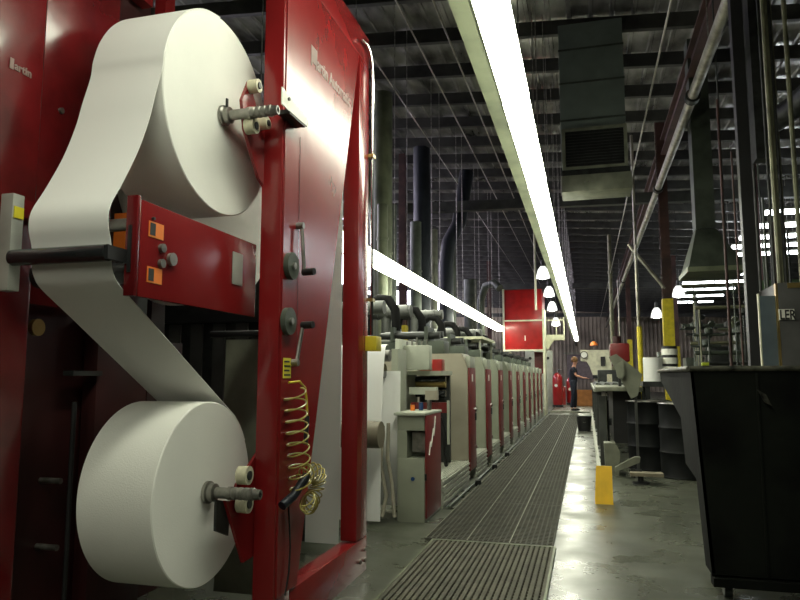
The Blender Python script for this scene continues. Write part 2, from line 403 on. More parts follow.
# coiled air hose (hangs from the stand)
h = thing('coiled_air_hose', 'amber coiled air hose hanging down the front of the red stand', 'hose', (-1.27, 2.9, .6))
MB().pipe([(X1+.02, 2.83, 1.125), (X1+.04, 2.90, 1.13), (X1+.045, 2.955, 1.10), (X1+.045, 2.975, 1.04), (X1+.045, 2.985, .97)], .0055, 8).build('supply_hose', YPAINT, h)
MB().cyl((X1+.045, 2.985, .97), (X1+.045, 2.97, .84), .011, 10).build('coupler', BLACK, h)
pts = []
for i in range(0, 9*20+1):
    t = i/20.; a = 2*PI*t
    pts.append((X1+.055+.045*math.sin(a), 2.815+.010*t+.062*math.cos(a), 1.09-.050*t+.012*math.cos(a)))
MB().pipe(pts, .0036, 7).build('hose_coil', GOLD, h)
pts = []
for i in range(0, 15*20+1):
    t = i/(15*20.); a = 2*PI*15*t; b_ = -2.6+2*PI*.8*t
    rr = .068+.045*math.cos(a)
    pts.append((X1+.075+.03*math.sin(a)+.01*math.sin(b_*2), 2.965+rr*math.cos(b_)*1.25, .645+rr*math.sin(b_)*1.0))
MB().pipe(pts, .0036, 7).build('coil_bundle', GOLD, h)
MB().pipe([(X1+.03, 2.76, .60), (X1+.05, 2.83, .63), (X1+.06, 2.95, .70)], .02, 12).build('air_gun', DBLUE, h)
MB().pipe([(X1+.02, 2.84, .62), (X1+.02, 2.86, .52), (X1+.02, 2.875, .40), (X1+.02, 2.865, .30), (X1+.02, 2.83, .21)], .004, 6).build('cable', BLACK, h)
# far side frame
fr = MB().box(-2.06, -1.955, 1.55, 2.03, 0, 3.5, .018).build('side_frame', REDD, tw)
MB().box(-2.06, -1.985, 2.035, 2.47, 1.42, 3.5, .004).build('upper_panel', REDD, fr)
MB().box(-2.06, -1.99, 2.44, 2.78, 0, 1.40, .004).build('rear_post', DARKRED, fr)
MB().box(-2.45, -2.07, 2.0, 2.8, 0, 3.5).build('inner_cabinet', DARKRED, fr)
MB().box(-1.952, -1.951, 1.865, 1.882, 2.245, 2.285).build('logo_mark', WTXT, fr)
text('lettering', 'artin', .042, WTXT, fr, (-1.953, 1.886, 2.25), (0, 1, 0), (0, 0, 1))
MB().lathe([(.020, 0), (.032, 0), (.032, .02), (.020, .02)], (-2.0, 2.10, 1.335), 'x', 20).build('ring', BRASS, fr)
bk = MB().box(-1.92, -1.868, 1.835, 1.885, 1.44, 1.775, .004).build('roller_bracket', PLATE, fr)
MB().box(-1.867, -1.864, 1.84, 1.88, 1.69, 1.73).build('yellow_sticker', YELLOW, fr)
MB().box(-1.954, -1.87, 1.888, 2.00, 1.70, 1.765).build('bracket_arm', REDD, fr)
MB().box(-2.02, -1.97, 2.28, 2.45, 1.155, 1.175).build('shelf_bar', DSTEEL, fr)
MB().cyl((-2.0, 2.33, .2), (-2.0, 2.33, 1.05), .01, 8).build('rod', BLACK, fr)
for (y, z) in ((2.25, .75), (2.25, .5), (2.15, 2.2)): MB().cyl((-2.07, y, z), (-1.975, y, z), .012, 10).build('bolt', STEEL, fr)
for (y0, y1) in ((2.62, 2.72), (2.82, 2.9)): MB().box(-2.06, -2.0, y0, y1, 2.95, 3.5).build('top_bar', RED, fr)
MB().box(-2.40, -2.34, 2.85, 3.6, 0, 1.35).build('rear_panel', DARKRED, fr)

# paper rolls
def roll(name, lab, c, r, x0, x1, core=.04):
    o = thing(name, lab, 'paper roll', (x1, c[0], c[1]-r))
    MB().lathe([(core, x1), (r-.004, x1), (r, x1-.004), (r, x0+.004), (r-.004, x0), (core, x0), (core, x1)], (0, c[0], c[1]), 'x', 96).build('paper', ROLLEND, o)
    MB().lathe([(core-.008, x1+.008), (core, x1+.008), (core, x0), (core-.008, x0), (core-.008, x1+.008)], (0, c[0], c[1]), 'x', 32).build('core', CARD, o)
    return o
def shaft(parent, c, x0, x1, r=.022):
    p = [(r, x0), (r, x1-.14), (r*1.2, x1-.14), (r*1.2, x1-.125), (r, x1-.125)]
    for k in range(4): p += [(r, x1-.12+.025*k), (r*1.15, x1-.117+.025*k), (r*1.15, x1-.105+.025*k), (r, x1-.102+.025*k)]
    p += [(r*.9, x1), (r*.5, x1), (r*.5, x1-.02)]
    s = MB().lathe(p, (0, c[0], c[1]), 'x', 24).build('air_shaft', STEEL, parent)
    MB().lathe([(.030, -1.498), (.045, -1.498), (.045, -1.485), (.036, -1.48), (.036, -1.46), (.024, -1.455)], (0, c[0], c[1]), 'x', 24).build('collar', STEEL, parent)
ru = roll('paper_roll', 'large white paper roll up high, seen end-on beside the red post', UC, UR, -1.82, -1.5)
shaft(ru, UC, -1.83, -1.235)
MB().box(-1.475, -1.468, UC[0]-.02, UC[0]-.008, UC[1], UC[1]+.07).build('lever', DSTEEL, ru)
rl_ = roll('paper_roll', 'lower white paper roll near the floor at bottom left', LC, LR, -1.82, -1.5)
shaft(rl_, LC, -1.83, -1.26)
rb = roll('paper_roll', 'grey looking paper roll in shade behind the large upper roll', (3.30, 2.30), .75, -2.27, -1.95)
MB().cyl((-2.3, 3.30, 2.30), (-1.90, 3.30, 2.30), .03, 16).build('air_shaft', STEEL, rb)
MB().prism([(3.20, 0), (3.40, 0), (3.34, 2.36), (3.26, 2.36)], -2.335, -2.305, 'x').build('stand_arm', DARKRED, rb)
# paper webs
def catmull(P, n=6):
    out = []
    for i in range(len(P)-1):
        a, b_, c, d = Vector(P[max(i-1, 0)]), Vector(P[i]), Vector(P[i+1]), Vector(P[min(i+2, len(P)-1)])
        for k in range(n):
            t = k/n; out.append(tuple(.5*((2*b_)+(c-a)*t+(2*a-5*b_+4*c-d)*t*t+(3*b_-a-3*c+d)*t**3)))
    out.append(tuple(P[-1])); return out
P = []
for a in (95, 110, 125, 140, 155, 168, 177):
    P.append((UC[0]+(UR+.003)*math.cos(math.radians(a)), UC[1]+(UR+.003)*math.sin(math.radians(a))))
P += [(2.078, 2.18), (2.051, 2.082), (1.997, 1.945), (1.925, 1.811), (1.868, 1.715), (1.860, 1.655), (1.876, 1.60), (1.884, 1.565)]
tag(MB().sheet(catmull(P), -1.82, -1.502).build('paper_web', PAPER), 'white paper web draping off the upper roll down to the black roller', 'paper web')
# lower web: from roller to tangent on the lower roll
y0, z0 = 1.868, 1.545; dx, dz = LC[0]-y0, LC[1]-z0; D = math.hypot(dx, dz); rr = LR+.003
ang = math.atan2(dz, dx); al = math.asin(rr/D); tl = math.sqrt(D*D-rr*rr)
ty, tz = y0+tl*math.cos(ang+al), z0+tl*math.sin(ang+al)
P = [(1.886, 1.562), (1.884, 1.525), (1.894, 1.495), (1.93, 1.455)] + [(1.93+(ty-1.93)*k/6, 1.455+(tz-1.455)*k/6) for k in range(1, 7)]
ta = math.atan2(tz-LC[1], ty-LC[0])
P += [(LC[0]+rr*math.cos(ta-.12*k), LC[1]+rr*math.sin(ta-.12*k)) for k in range(1, 5)]
tag(MB().sheet(catmull(P), -1.82, -1.502).build('paper_web', PAPER), 'white paper web slanting from the black roller down to the lower roll', 'paper web')
P = [(3.25, .06), (3.28, .4), (3.30, 1.0), (3.31, 1.35)]
wb = tag(MB().sheet(catmull(P), -1.88, -1.56, .006).build('metal_screen', GALVL), 'dim grey sheet metal screen behind the lower roll and red post', 'screen')
P = [(4.38, .05), (4.40, .8), (4.40, 2.0), (4.40, 3.2)]
tag(MB().sheet(catmull(P), -1.86, -1.62).build('paper_web', PAPER), 'upright white paper web seen through the gap in the red stand', 'paper web')
cb = thing('rewind_cabinet', 'dark brown panelled machine cabinet behind the paper rolls', 'printing machine', (-2.6, 4.0, 0))
MB().box(-3.2, -1.95, 4.6, 4.8, 0, 1.9).build('body', DSTEEL, cb)
for k in range(6): MB().box(-3.1+k*.19, -3.0+k*.19, 4.58, 4.598, .1, 1.55).build('panel_strip', GREYP, cb)
MB().box(-3.2, -1.95, 4.55, 4.62, 1.56, 1.62).build('rail', BLACK, cb)

# ------------------------------------------------------------------ infeed frame behind the stand + delivery unit
iv = thing('infeed_unit', 'grey frame with web rollers and white paper just behind the red stand', 'printing machine', (-1.7, 5.5, 0))
MB().box(-1.68, -1.62, 5.85, 6.15, 0, 1.40, .004).build('side_plate', PGREY, iv)
MB().box(-2.35, -2.29, 4.85, 6.25, 0, 1.45, .004).build('side_plate', PGREY, iv)
for (y, z, r, mt) in ((5.3, 1.36, .045, DSTEEL), (5.6, 1.33, .05, STEEL), (5.45, 1.20, .06, BLKROLL), (4.95, .72, .10, TAN), (5.6, .9, .04, STEEL)):
    MB().cyl((-2.29, y, z), (-1.62 if y > 5.2 else -1.5, y, z), r, 22).build('web_roller', mt, iv)
P = [(5.13, .05), (5.145, .7), (5.19, 1.1), (5.25, 1.36), (5.3, 1.409), (5.34, 1.41)]
tag(MB().sheet(catmull(P), -2.1, -1.56).build('paper_web', PAPER), 'white paper web going down into the grey press right of the red post', 'paper web')
P = [(5.80, .05), (5.62, .35), (5.50, .6), (5.50, 1.2)]
tag(MB().sheet(catmull(P), -2.1, -1.50).build('paper_web', PAPER), 'paler curved paper web just left of the short grey unit', 'paper web')
dv = thing('delivery_unit', 'short grey cabinet with red end panel and a white squiggle mark', 'printing machine', (-1.38, 5.7, 0))
g = MB(); g.box(-1.50, -1.275, 5.40, 5.98, 0, .50, .004); g.box(-1.50, -1.275, 5.40, 5.98, .72, .84, .004)
g.box(-1.50, -1.275, 5.62, 5.98, .50, .72); g.box(-1.50, -1.42, 5.40, 5.62, .5, .72); g.build('body', PGREY, dv)
MB().box(-1.40, -1.29, 5.50, 5.60, .54, .70).build('gear_housing', STEEL, dv)
MB().box(-1.52, -1.26, 5.36, 6.02, .841, .862, .003).build('top', PWHITE, dv)
MB().box(-1.274, -1.262, 5.42, 5.98, .03, .84, .002).build('red_panel', REDM, dv)
MB().pipe([(-1.258, 5.50, .52), (-1.258, 5.55, .62), (-1.258, 5.58, .58), (-1.258, 5.66, .72), (-1.258, 5.68, .66), (-1.258, 5.74, .82)], .006, 6).build('squiggle_mark', WHITE, dv)
MB().cyl((-1.37, 5.398, .34), (-1.37, 5.392, .34), .016, 10).build('blue_mark', BLUE, dv)
MB().cyl((-1.268, 5.41, .33), (-1.268, 5.41, .38), .01, 8).build('latch', BLACK, dv)
for k, c_ in enumerate((ORANGE, BLUE, STEEL)):
    tag(MB().cyl((-1.46+.06*k, 5.75+.06*k, .862), (-1.46+.06*k, 5.75+.06*k, .91+.02*k), .02, 12).build('small_jar', c_), ['small orange jar on the short grey unit', 'small blue jar on the short grey unit', 'small silver jar on the short grey unit'][k], 'jar')
hs = MB(); hs.pipe([(-1.56, 5.35, .78), (-1.57, 5.36, .5), (-1.54, 5.38, .3), (-1.50, 5.32, .05)], .016, 8)
hs.pipe([(-1.60, 5.33, .76), (-1.62, 5.34, .45), (-1.58, 5.36, .2), (-1.60, 5.30, .05)], .016, 8)
tag(hs.build('drain_hose', PGREY2), 'pair of pale hoses hanging beside the short grey unit', 'hose')
tag(MB().cyl((-2.28, 5.30, .95), (-1.5, 5.30, .95), .001, 6).build('static_string', CHROME), 'thin metal string stretched before the paper web', 'wire') if False else None

# upper infeed bridge in front of first press
ub = thing('print_head_unit', 'white machine head with open black roller bay left of first press', 'printing machine', (-1.7, 6.6, 0))
MB().box(-1.80, -1.75, 6.4, 7.1, 0, 1.52, .004).build('side_plate', PWHITE, ub)
MB().box(-1.74, -1.48, 6.5, 6.62, 1.22, 1.46, .01).build('motor_cover', PWHITE, ub)
MB().box(-1.74, -1.40, 6.66, 7.25, 1.17, 1.21).build('deck', PWHITE, ub)
MB().box(-1.74, -1.41, 7.15, 7.2, .26, 1.165).build('back_panel', DSTEEL, ub)
for (z, mt) in ((1.08, BRASS), (.98, BLKROLL), (1.12, BLKROLL)): MB().cyl((-1.74, 7.0, z), (-1.42, 7.0, z), .04, 18).build('web_roller', mt, ub)
MB().box(-1.70, -1.42, 6.55, 6.62, .98, 1.05).build('cross_block', PWHITE, ub)
MB().box(-1.52, -1.40, 6.48, 6.54, .93, 1.02).build('terminal_box', PGREY2, ub)
MB().box(-1.70, -1.32, 6.62, 6.68, .80, .90).build('red_tray', REDM, ub)
MB().box(-1.33, -1.31, 6.6, 6.64, .5, .92).build('bracket', PWHITE, ub)
MB().pipe([(-1.42, 6.7, .75), (-1.38, 6.72, .6), (-1.40, 6.75, .4), (-1.38, 6.8, .27)], .02, 8).build('hose', BLACK, ub)
for k in range(5):
    MB().cyl((-1.72+.05*k, 6.56, 1.46), (-1.72+.05*k, 6.56, 1.50+.02*(k % 3)), .01, 8).build('fitting', STEEL, ub)
for (x, c_, lb) in ((-1.60, mat('pink_box', (.55, .22, .14), .6), 'small salmon coloured box on top of the print head'), (-1.47, PLASRED, 'small red box on top of the print head')):
    tag(MB().box(x-.05, x+.05, 6.8, 6.95, 1.211, 1.33, .006).build('parts_box', c_), lb, 'box')

# ------------------------------------------------------------------ press line
pr = thing('press_unit', 'x', 'printing press', (-1.27, 0, 0))
g = MB(); g.prism([(-1.27, .14), (-1.27, 1.25), (-1.33, 1.41), (-2.35, 1.41), (-2.35, .14)], 0, .46, 'y', .006); g.build('body', PGREY, pr)
MB().box(-1.269, -1.250, .02, .44, .135, 1.25, .003).build('red_door', REDM, pr)
MB().box(-1.30, -1.252, .05, .40, 1.255, 1.38, .004).build('control_head', PWHITE, pr)
MB().cyl((-1.249, .38, .78), (-1.232, .38, .78), .022, 12).build('knob', CHROME, pr)
MB().box(-1.249, -1.236, .36, .40, .66, .74).build('handle', BLACK, pr)
MB().box(-1.249, -1.244, .16, .22, 1.10, 1.18).build('warning_sticker', WHITE, pr)
MB().cyl((-1.249, .40, .36), (-1.235, .40, .36), .02, 12).build('knob', CHROME, pr)
g = MB(); g.box(-2.3, -1.42, 0, 1.33, 0, .135); g.build('base', DSTEEL, pr)
hd = MB().box(-2.3, -1.55, .08, .40, 1.415, 1.56, .01).build('ink_head', DGREEN, pr)
for k, (y, z) in enumerate(((.12, 1.62), (.30, 1.64))): MB().cyl((-2.3, y, z), (-1.6, y, z), .04, 14).build('roller', DSTEEL, pr)
for x in (-1.75, -2.15): MB().box(x-.02, x+.02, .05, .4, 1.56, 1.72).build('bracket', DGREEN, pr)
# tread between units
g = MB(); g.box(-1.9, -1.262, .47, 1.33, 0, .245)
for k in range(5): g.box(-1.262, -1.250, .47, 1.33, .03+.045*k, .052+.045*k)
for k in range(6): g.box(-1.40+.022*k*1.0-.13, -1.388+.022*k-.13, .47, 1.33, .245, .252)
for k in range(5): g.box(-1.36+.022*k, -1.348+.022*k, .47, 1.33, .245, .252)
g.build('ribbed_step', STEPALU, pr)
NP = 10
for i in range(NP):
    o = pr if i == 0 else copy_tree(pr)
    o.location = (-1.27, 7.46+1.34*i, 0)
    nm = ['first', 'second', 'third', 'fourth', 'fifth', 'sixth', 'seventh', 'eighth', 'ninth', 'tenth', 'eleventh', 'twelfth', 'thirteenth', 'fourteenth', 'fifteenth'][i]
    o['group'] = 'press units in the long row'
    o['label'] = ('grey upright press unit with narrow red door, ' + nm + ' in the row from the camera') if i else 'nearest tall press unit with widest beige grey face and narrow red door'
for k_ in bpy.data.objects:
    if k_.parent == pr and k_.name.startswith('body'):
        k_.data = k_.data.copy(); k_.data.materials[0] = PGREY2
# step before the first unit
g = MB(); g.box(-1.60, -1.262, 6.03, 7.44, 0, .245)
for k in range(5): g.box(-1.262, -1.250, 6.03, 7.44, .03+.045*k, .052+.045*k)
for k in range(11): g.box(-1.52+.024*k, -1.508+.024*k, 6.03, 7.44, .245, .252)
tag(g.build('platform_step', STEPALU), 'ribbed aluminium step between short grey unit and first press unit', 'step')
tag(MB().pipe([(-1.20, 6.0, .02), (-1.20, 12, .02), (-1.205, 20, .02), (-1.21, 27.4, .02)], .013, 8).build('floor_conduit', DGREEN), 'pale pipe along the floor at the foot of the presses', 'pipe')
for i, y in enumerate((7.35, 8.7, 10.1)):
    tag(MB().lathe([(.03, 0), (.035, .03), (.03, .06)], (-1.15, y, 0), 'z', 12).build('levelling_foot', BLACK), ['black foot on floor by the nearest press unit', 'black foot on floor by the second press unit', 'black foot on floor by the third press unit'][i], 'machine foot')

# equipment above and behind the presses
for i in range(7):
    y = 7.2+1.6*i; z = 1.92+.1*(i % 3); d = MB(); d.cyl((-3.05, y, z), (-2.15-.1*(i % 2), y, z), .075+.02*(i % 2), 20)
    for k in range(6): d.cyl((-3.0+.14*k, y, z), (-2.98+.14*k, y, z), .085+.02*(i % 2), 20)
    d.cyl((-2.6, y, 1.62), (-2.6, y, z), .07, 12)
    tag(d.build('drying_duct', BEAMC), 'green grey ribbed air duct lying crosswise above the press row', 'duct', 'crosswise ducts over the presses')
    e = MB(); yy = 7.68+1.34*i
    e.pipe([(-2.5, yy, 1.63), (-2.5, yy, 1.85), (-2.46, yy, 2.0), (-2.36, yy, 2.08), (-2.24, yy, 2.06), (-2.16, yy, 1.94), (-2.15, yy, 1.80), (-2.15, yy, 1.69)], .055, 12)
    tag(e.build('bent_hose', mat('matt_black_hose', (.006, .006, .006), .8, spec=.1)), 'thick dark bent hose arching over the press row', 'hose', 'dark bent hoses over the presses')
for i in range(8):
    y = 7.7+1.9*i; d = MB()
    d.box(-2.95, -2.38, y-.45, y+.5, 0, 1.62, .01)
    tag(d.build('dryer_cabinet', PGREY if i % 2 == 0 else DGREEN), 'dull green grey cabinet standing behind the press row', 'cabinet', 'dryer cabinets behind the presses')
vd = [(-3.6, 11.9, .19, 0, RZ(-3.6)-.25, LGREEN, 'pale green round duct rising to the roof right of the red post'), (-3.7, 12.9, .10, 0, 4.6, GALV, 'thin grey duct stopping under the tie beam'),
      (-3.6, 15.1, .20, 0, RZ(-3.6)-.25, DBLUE, 'dark blue round duct rising through the tie beam level'), (-3.5, 14.1, .12, 0, 4.5, DGREEN, 'grey green duct stopping under the beam, left of the dark blue duct'),
      (-3.7, 18.8, .20, 0, 5.0, DGREEN, 'dark grey green duct behind the second light row'), (-3.2, 10.6, .09, 0, 4.0, LGREEN, 'slim pale green duct nearest the red post'),
      (-3.8, 17.2, .12, 0, 5.0, GALVL, 'light grey duct behind the second light row'), (-3.7, 22.5, .22, 0, 4.4, DGREEN, 'grey green duct left of the red booth')]
for (x, y, r, z0, z1, mt, lb) in vd:
    d = MB(); d.cyl((x, y, z0), (x, y, z1), r, 20)
    for k in range(4): d.cyl((x, y, z0+.4+1.0*k), (x, y, z0+.44+1.0*k), r+.015, 20)
    tag(d.build('vertical_duct', mt), lb, 'duct')
d = MB().pipe([(-4.0, 13.0, 0), (-4.0, 13.0, 3.6), (-4.05, 13.0, 4.5), (-4.35, 13.0, 5.2), (-4.4, 13.0, 6.4)], .16, 14)
tag(d.build('bent_duct', LGREEN), 'pale green bent duct rising near the red stand', 'duct')
d = MB().pipe([(-3.3, 16.4, 0), (-3.3, 16.4, 3.9), (-3.25, 16.5, 4.5), (-3.0, 16.6, 5.0), (-2.8, 16.7, 6.35)], .18, 14)
tag(d.build('bent_duct', DBLUE), 'blackish blue bent duct rising above the presses', 'duct')
d = MB().pipe([(-3.2, 21.5, 0), (-3.2, 21.5, 3.6), (-3.0, 21.2, 4.0), (-2.7, 20.9, 4.05), (-2.5, 20.7, 3.85)], .12, 12)
tag(d.build('bent_duct', DGREEN), 'gooseneck duct curving over beside the red booth', 'duct')
for i in range(9):                                   # risers
    x = -4.75-R.random()*1.4; y = 9.6+i*1.7; r = .015+.025*R.random()
    d = MB().cyl((x, y, 0), (x, y, RZ(x)-.24 if i % 2 else 4.6), r, 8)
    tag(d.build('riser_pipe', [PIPEG, DGREEN, STEEL, BEAMC][i % 4]), 'thin vertical riser pipe among the ducts left of the aisle', 'pipe', 'riser pipes over the presses')
for (x, z, lb) in ((-3.2, 6.3, 'thin conduit under the roof far left of the light row'), (-2.2, 5.9, 'thin conduit under the roof left of the light row'), (-1.6, 5.5, 'thin conduit nearest the left of the light row'), (.9, 4.8, 'thin straight cable under the roof right of the grey duct')):
    tag(MB().cyl((x, 3, z), (x, 52, z), .012, 8).build('roof_conduit', PIPE), lb, 'conduit')
# small dryer roof platform above presses
pf = thing('roof_canopy', 'pale edged canopy above the farther press units', 'canopy', (-1.7, 10.5, 1.7))
MB().box(-2.3, -1.5, 10.2, 11.6, 1.72, 1.76).build('top', CREAMP, pf)
for (x, y) in ((-1.55, 10.25), (-1.55, 11.5), (-2.2, 10.25), (-2.2, 11.5)): MB().box(x-.015, x+.015, y-.015, y+.015, 1.4, 1.72).build('post', PGREY, pf)
for (x, y, s, c_, lb) in ((-1.42, 11.6, .07, BLUE, 'blue box on a press unit top'), (-1.40, 12.95, .06, mat('lime_plastic', (.35, .5, .03), .5), 'lime green can on a press unit top'), (-1.42, 14.3, .06, MATS['lime_plastic'], 'lime green can farther along the press tops')):
    tag(MB().box(x-s, x+s, y-s-.7, y+s-.7, 1.41, 1.41+2.6*s, .01).build('ink_can', c_), lb, 'can') if False else None

# red booth above the presses
bo = thing('raised_booth', 'bright red raised booth with cream edging over the far presses', 'booth', (-1.8, 21.900, 0))
MB().box(-2.40, -1.26, 20.950, 22.350, 1.98, 3.82, .01).build('body', PLASRED, bo)
g = MB(); g.box(-2.45, -2.40, 20.900, 21.750, 1.95, 3.84); g.box(-1.26, -1.20, 20.900, 21.750, .0, 3.2); g.box(-2.45, -1.22, 20.900, 20.949, 1.93, 1.98); g.box(-2.45, -1.22, 20.910, 20.949, 2.84, 2.88)
g.build('frame', CREAMP, bo)
g = MB(); g.box(-1.2, -.64, 21.750, 22.150, 2.30, 2.46); g.box(-.67, -.63, 21.750, 21.800, 2.46, 3.0); g.box(-1.2, -.63, 21.750, 21.780, 2.90, 2.94); g.box(-.90, -.87, 21.750, 21.780, 2.46, 2.9); g.prism([(-1.2, 2.0), (-1.17, 2.0), (-.95, 2.3), (-1.2, 2.3)], 21.750, 21.800, 'y')
g.build('balcony', CREAMP, bo)
MB().box(-1.58, -1.28, 21.800, 21.750, 1.25, 1.93).build('lower_box', REDM, bo)
g = MB(); g.box(-2.4, -2.34, 22.150, 22.250, 0, 1.95); g.box(-1.3, -1.24, 22.150, 22.250, 0, 1.95); g.build('legs', CREAMP, bo)
MB().box(-1.8, -1.77, 20.945, 20.950, 2.25, 2.4).build('handle', WHITE, bo)
tag(MB().cyl((-1.28, 18.6, 2.95), (-1.28, 18.6, RZ(-1.28)-.01), .03, 8).build('drop_cable', CREAMP), 'cream drop cable beside the red booth', 'cable')
cbx = thing('control_cabinet', 'white control cabinet with gauges under the red booth', 'cabinet', (-2.0, 24.5, 0))
MB().box(-2.4, -1.35, 28.0, 28.8, 0, 2.2, .01).build('body', PWHITE, cbx)
for k in range(3): MB().cyl((-2.2+.35*k, 27.99, 1.9), (-2.2+.35*k, 27.95, 1.9), .06, 14).build('gauge', DSTEEL, cbx)

# ------------------------------------------------------------------ far end
def red_tank(x, y, h_, lab):
    t = thing('red_tank', lab, 'tank', (x, y, 0))
    MB().lathe([(.17, .08), (.19, .12), (.19, h_-.2), (.15, h_-.08), (.06, h_-.02), (.04, h_)], (x, y, 0), 'z', 20).build('body', PLASRED, t)
    MB().box(x-.2, x+.2, y-.2, y+.2, 0, .08).build('base', DSTEEL, t)
    MB().cyl((x-.05, y-.17, h_-.5), (x-.05, y-.21, h_-.5), .06, 12).build('gauge', WHITE, t)
    MB().pipe([(x, y, h_), (x+.05, y, h_+.12), (x+.16, y, h_+.1)], .02, 8).build('valve', STEEL, t)
red_tank(-1.12, 27.3, 1.32, 'taller red tank at the end of the press row'); red_tank(-.66, 29.5, 1.15, 'red tank hidden behind the standing person')
tag(MB().box(-1.12, -.88, 29.2, 29.5, 0, .75, .01).build('tool_chest', PLASRED), 'low red chest between the two red tanks', 'chest')
tag(MB().box(-.5, .6, 29.8, 30.5, .45, .62, .01).build('wood_pallet', mat('orange_wood', (.45, .19, .05), .6)), 'orange brown boards stacked behind the person', 'pallet') if False else None
pal = thing('wooden_crate', 'orange brown wooden crate behind the standing person', 'crate', (0, 28.5, 0))
for k in range(4): MB().box(-.45, .5, 28.3, 28.32, .04+.16*k, .16+.16*k).build('slat', mat('orange_wood', (.45, .19, .05), .6), pal)
MB().box(-.44, .49, 28.32, 29, 0, .62).build('body', MATS['orange_wood'], pal)
sill = MB().box(-1.2, .05, 22.9, 23.15, 0, .05); tag(sill.build('floor_threshold', ALU), 'light metal strip across the aisle before the person', 'threshold')
# cream machine with gauge
cm = thing('folding_machine', 'cream machine with a round dial and slanting neck behind the work table', 'machine', (.6, 27, 0))
MB().prism([(-.22, 2.15), (1.15, 2.15), (1.15, 0), (.25, 0), (.25, 1.1), (.10, 1.55), (.0, 1.72), (-.22, 1.75)], 26.4, 27.4, 'y', .01).build('body', CREAMP, cm)
dl = MB().cyl((-.09, 26.39, 1.97), (-.09, 26.34, 1.97), .14, 24).build('dial', DSTEEL, cm)
MB().cyl((-.09, 26.339, 1.97), (-.09, 26.33, 1.97), .11, 24).build('dial_face', WHITE, dl)
MB().box(.5, .66, 26.36, 26.39, 1.55, 1.9).build('screen', BLACK, cm)
MB().cyl((.28, 26.8, 2.15), (.28, 26.8, 2.35), .02, 8).build('mast', STEEL, cm)
MB().lathe([(.0, 2.5), (.06, 2.48), (.14, 2.40), (.15, 2.34), (.0, 2.34)], (.28, 26.8, 0), 'z', 16).build('warning_beacon', ORANGE, cm)
MB().box(.2, .8, 26.0, 26.39, 1.1, 1.22).build('feed_table', DSTEEL, cm)
bd = MB().box(-1.2, 2.2, 44, 44.2, 1.0, 2.55); tag(bd.build('notice_wall', mat('mauve_panel', (.13, .10, .11), .6)), 'dim mauve partition panel before the far corrugated wall', 'partition')
tag(MB().box(-1.4, 2.4, 43.9, 43.98, 2.6, 2.66).build('partition_rail', GALVL), 'pale rail on top of the far mauve partition', 'rail')
for o in bpy.data.objects:
    pass
MB_legs = MB().box(-1.2, -1.1, 44, 44.2, 0, 1.0); MB_legs.box(2.1, 2.2, 44, 44.2, 0, 1.0)
tag(MB_legs.build('partition_posts', DSTEEL), 'dark feet carrying the far mauve partition', 'post')

# ------------------------------------------------------------------ work bench / collator along right of aisle
wb_ = thing('collating_table', 'long dark machine table with grey top right of the aisle', 'machine table', (.8, 16, 0))
MB().box(.10, .90, 12.2, 24.0, .90, .955, .006).build('table_top', PGREY, wb_)
MB().box(.30, .88, 12.4, 23.8, .25, .9).build('machine_body', DSTEEL, wb_)
MB().box(.085, .13, 8.7, 24.0, 0, .05).build('side_rail', STEPALU, wb_)
for y in (9.5, 12.5, 16, 20, 23.8): MB().box(.14, .23, y, y+.09, 0, .9 if y > 12 else .9).build('leg', BEAMC, wb_)
MB().box(.10, .68, 9.2, 12.15, .97, 1.02, .006).build('front_deck', GALVL, wb_)
MB().box(.32, .66, 9.6, 12.15, .28, .965).build('front_body', BLACK, wb_)
for k in range(9):
    MB().cyl((.22, 9.7+.9*k, .55), (.30, 9.7+.9*k, .55), .05, 12).build('pulley', STEEL if k % 2 else DSTEEL, wb_)
for k in range(5): MB().cyl((.25, 9.6+.8*k, .2), (.25, 9.6+.8*k, .92), .018, 8).build('rod', CHROME if k == 0 else STEEL, wb_)
g = MB()
for k in range(4): g.prism([(.13+.17*k, .956), (.29+.17*k, .956), (.26+.17*k, 1.02), (.17+.17*k, 1.03)], 14.0+.4*k, 20, 'y')
g.build('loose_cloth', GALV, wb_)
MB().box(.3, .86, 20.5, 21.4, .956, 1.35, .01).build('feeder_box', DSTEEL, wb_)
MB().box(.5, .62, 18.5, 18.7, .956, 1.22).build('switch_box', CREAM, wb_)
mo = thing('press_motor', 'red rounded motor on a stand above the work table', 'motor', (.45, 10.1, 1.0))
MB().lathe([(.0, .24), (.11, .24), (.125, .28), (.125, .50), (.11, .54), (0, .54)], (0, 10.1, 1.50), 'x', 20).build('body', REDM, mo) if False else MB().box(.32, .58, 9.95, 10.25, 1.36, 1.62, .03).build('body', REDM, mo)
MB().cyl((.42, 10.1, 1.62), (.42, 10.1, 1.72), .06, 14).build('cap', DARKRED, mo)
MB().box(.42, .46, 10.08, 10.12, 1.02, 1.36).build('stand', DSTEEL, mo)
MB().box(.34, .52, 10.0, 10.2, 1.30, 1.36).build('collar', DARKRED, mo)
ch = thing('sheet_chute', 'tilted grey metal chute in front of the work table', 'chute', (.4, 9.25, 0))
pl = MB().prism([(.27, 1.40), (.36, 1.44), (.62, 1.22), (.66, 1.18), (.60, .92), (.52, .88)], 8.98, 9.03, 'y', .004).build('chute_plate', GALVL, ch)
MB().prism([(.34, 1.30), (.44, 1.36), (.46, 1.18), (.42, 1.12), (.36, 1.14)], 8.90, 8.97, 'y', .01).build('side_box', GALVL, ch)
MB().box(.56, .59, 9.0, 9.03, 0, .90).build('leg', BEAMC, ch)
MB().box(.46, .61, 8.93, 9.04, 0, .02).build('foot', DSTEEL, ch)
ft = thing('machine_stand', 'grey angular machine foot on the floor behind yellow sign', 'machine part', (.4, 9.2, 0))
MB().prism([(.18, 0), (.33, 0), (.35, .27), (.30, .37), (.17, .37)], 8.55, 8.85, 'y', .004).build('foot_box', GALVL, ft)
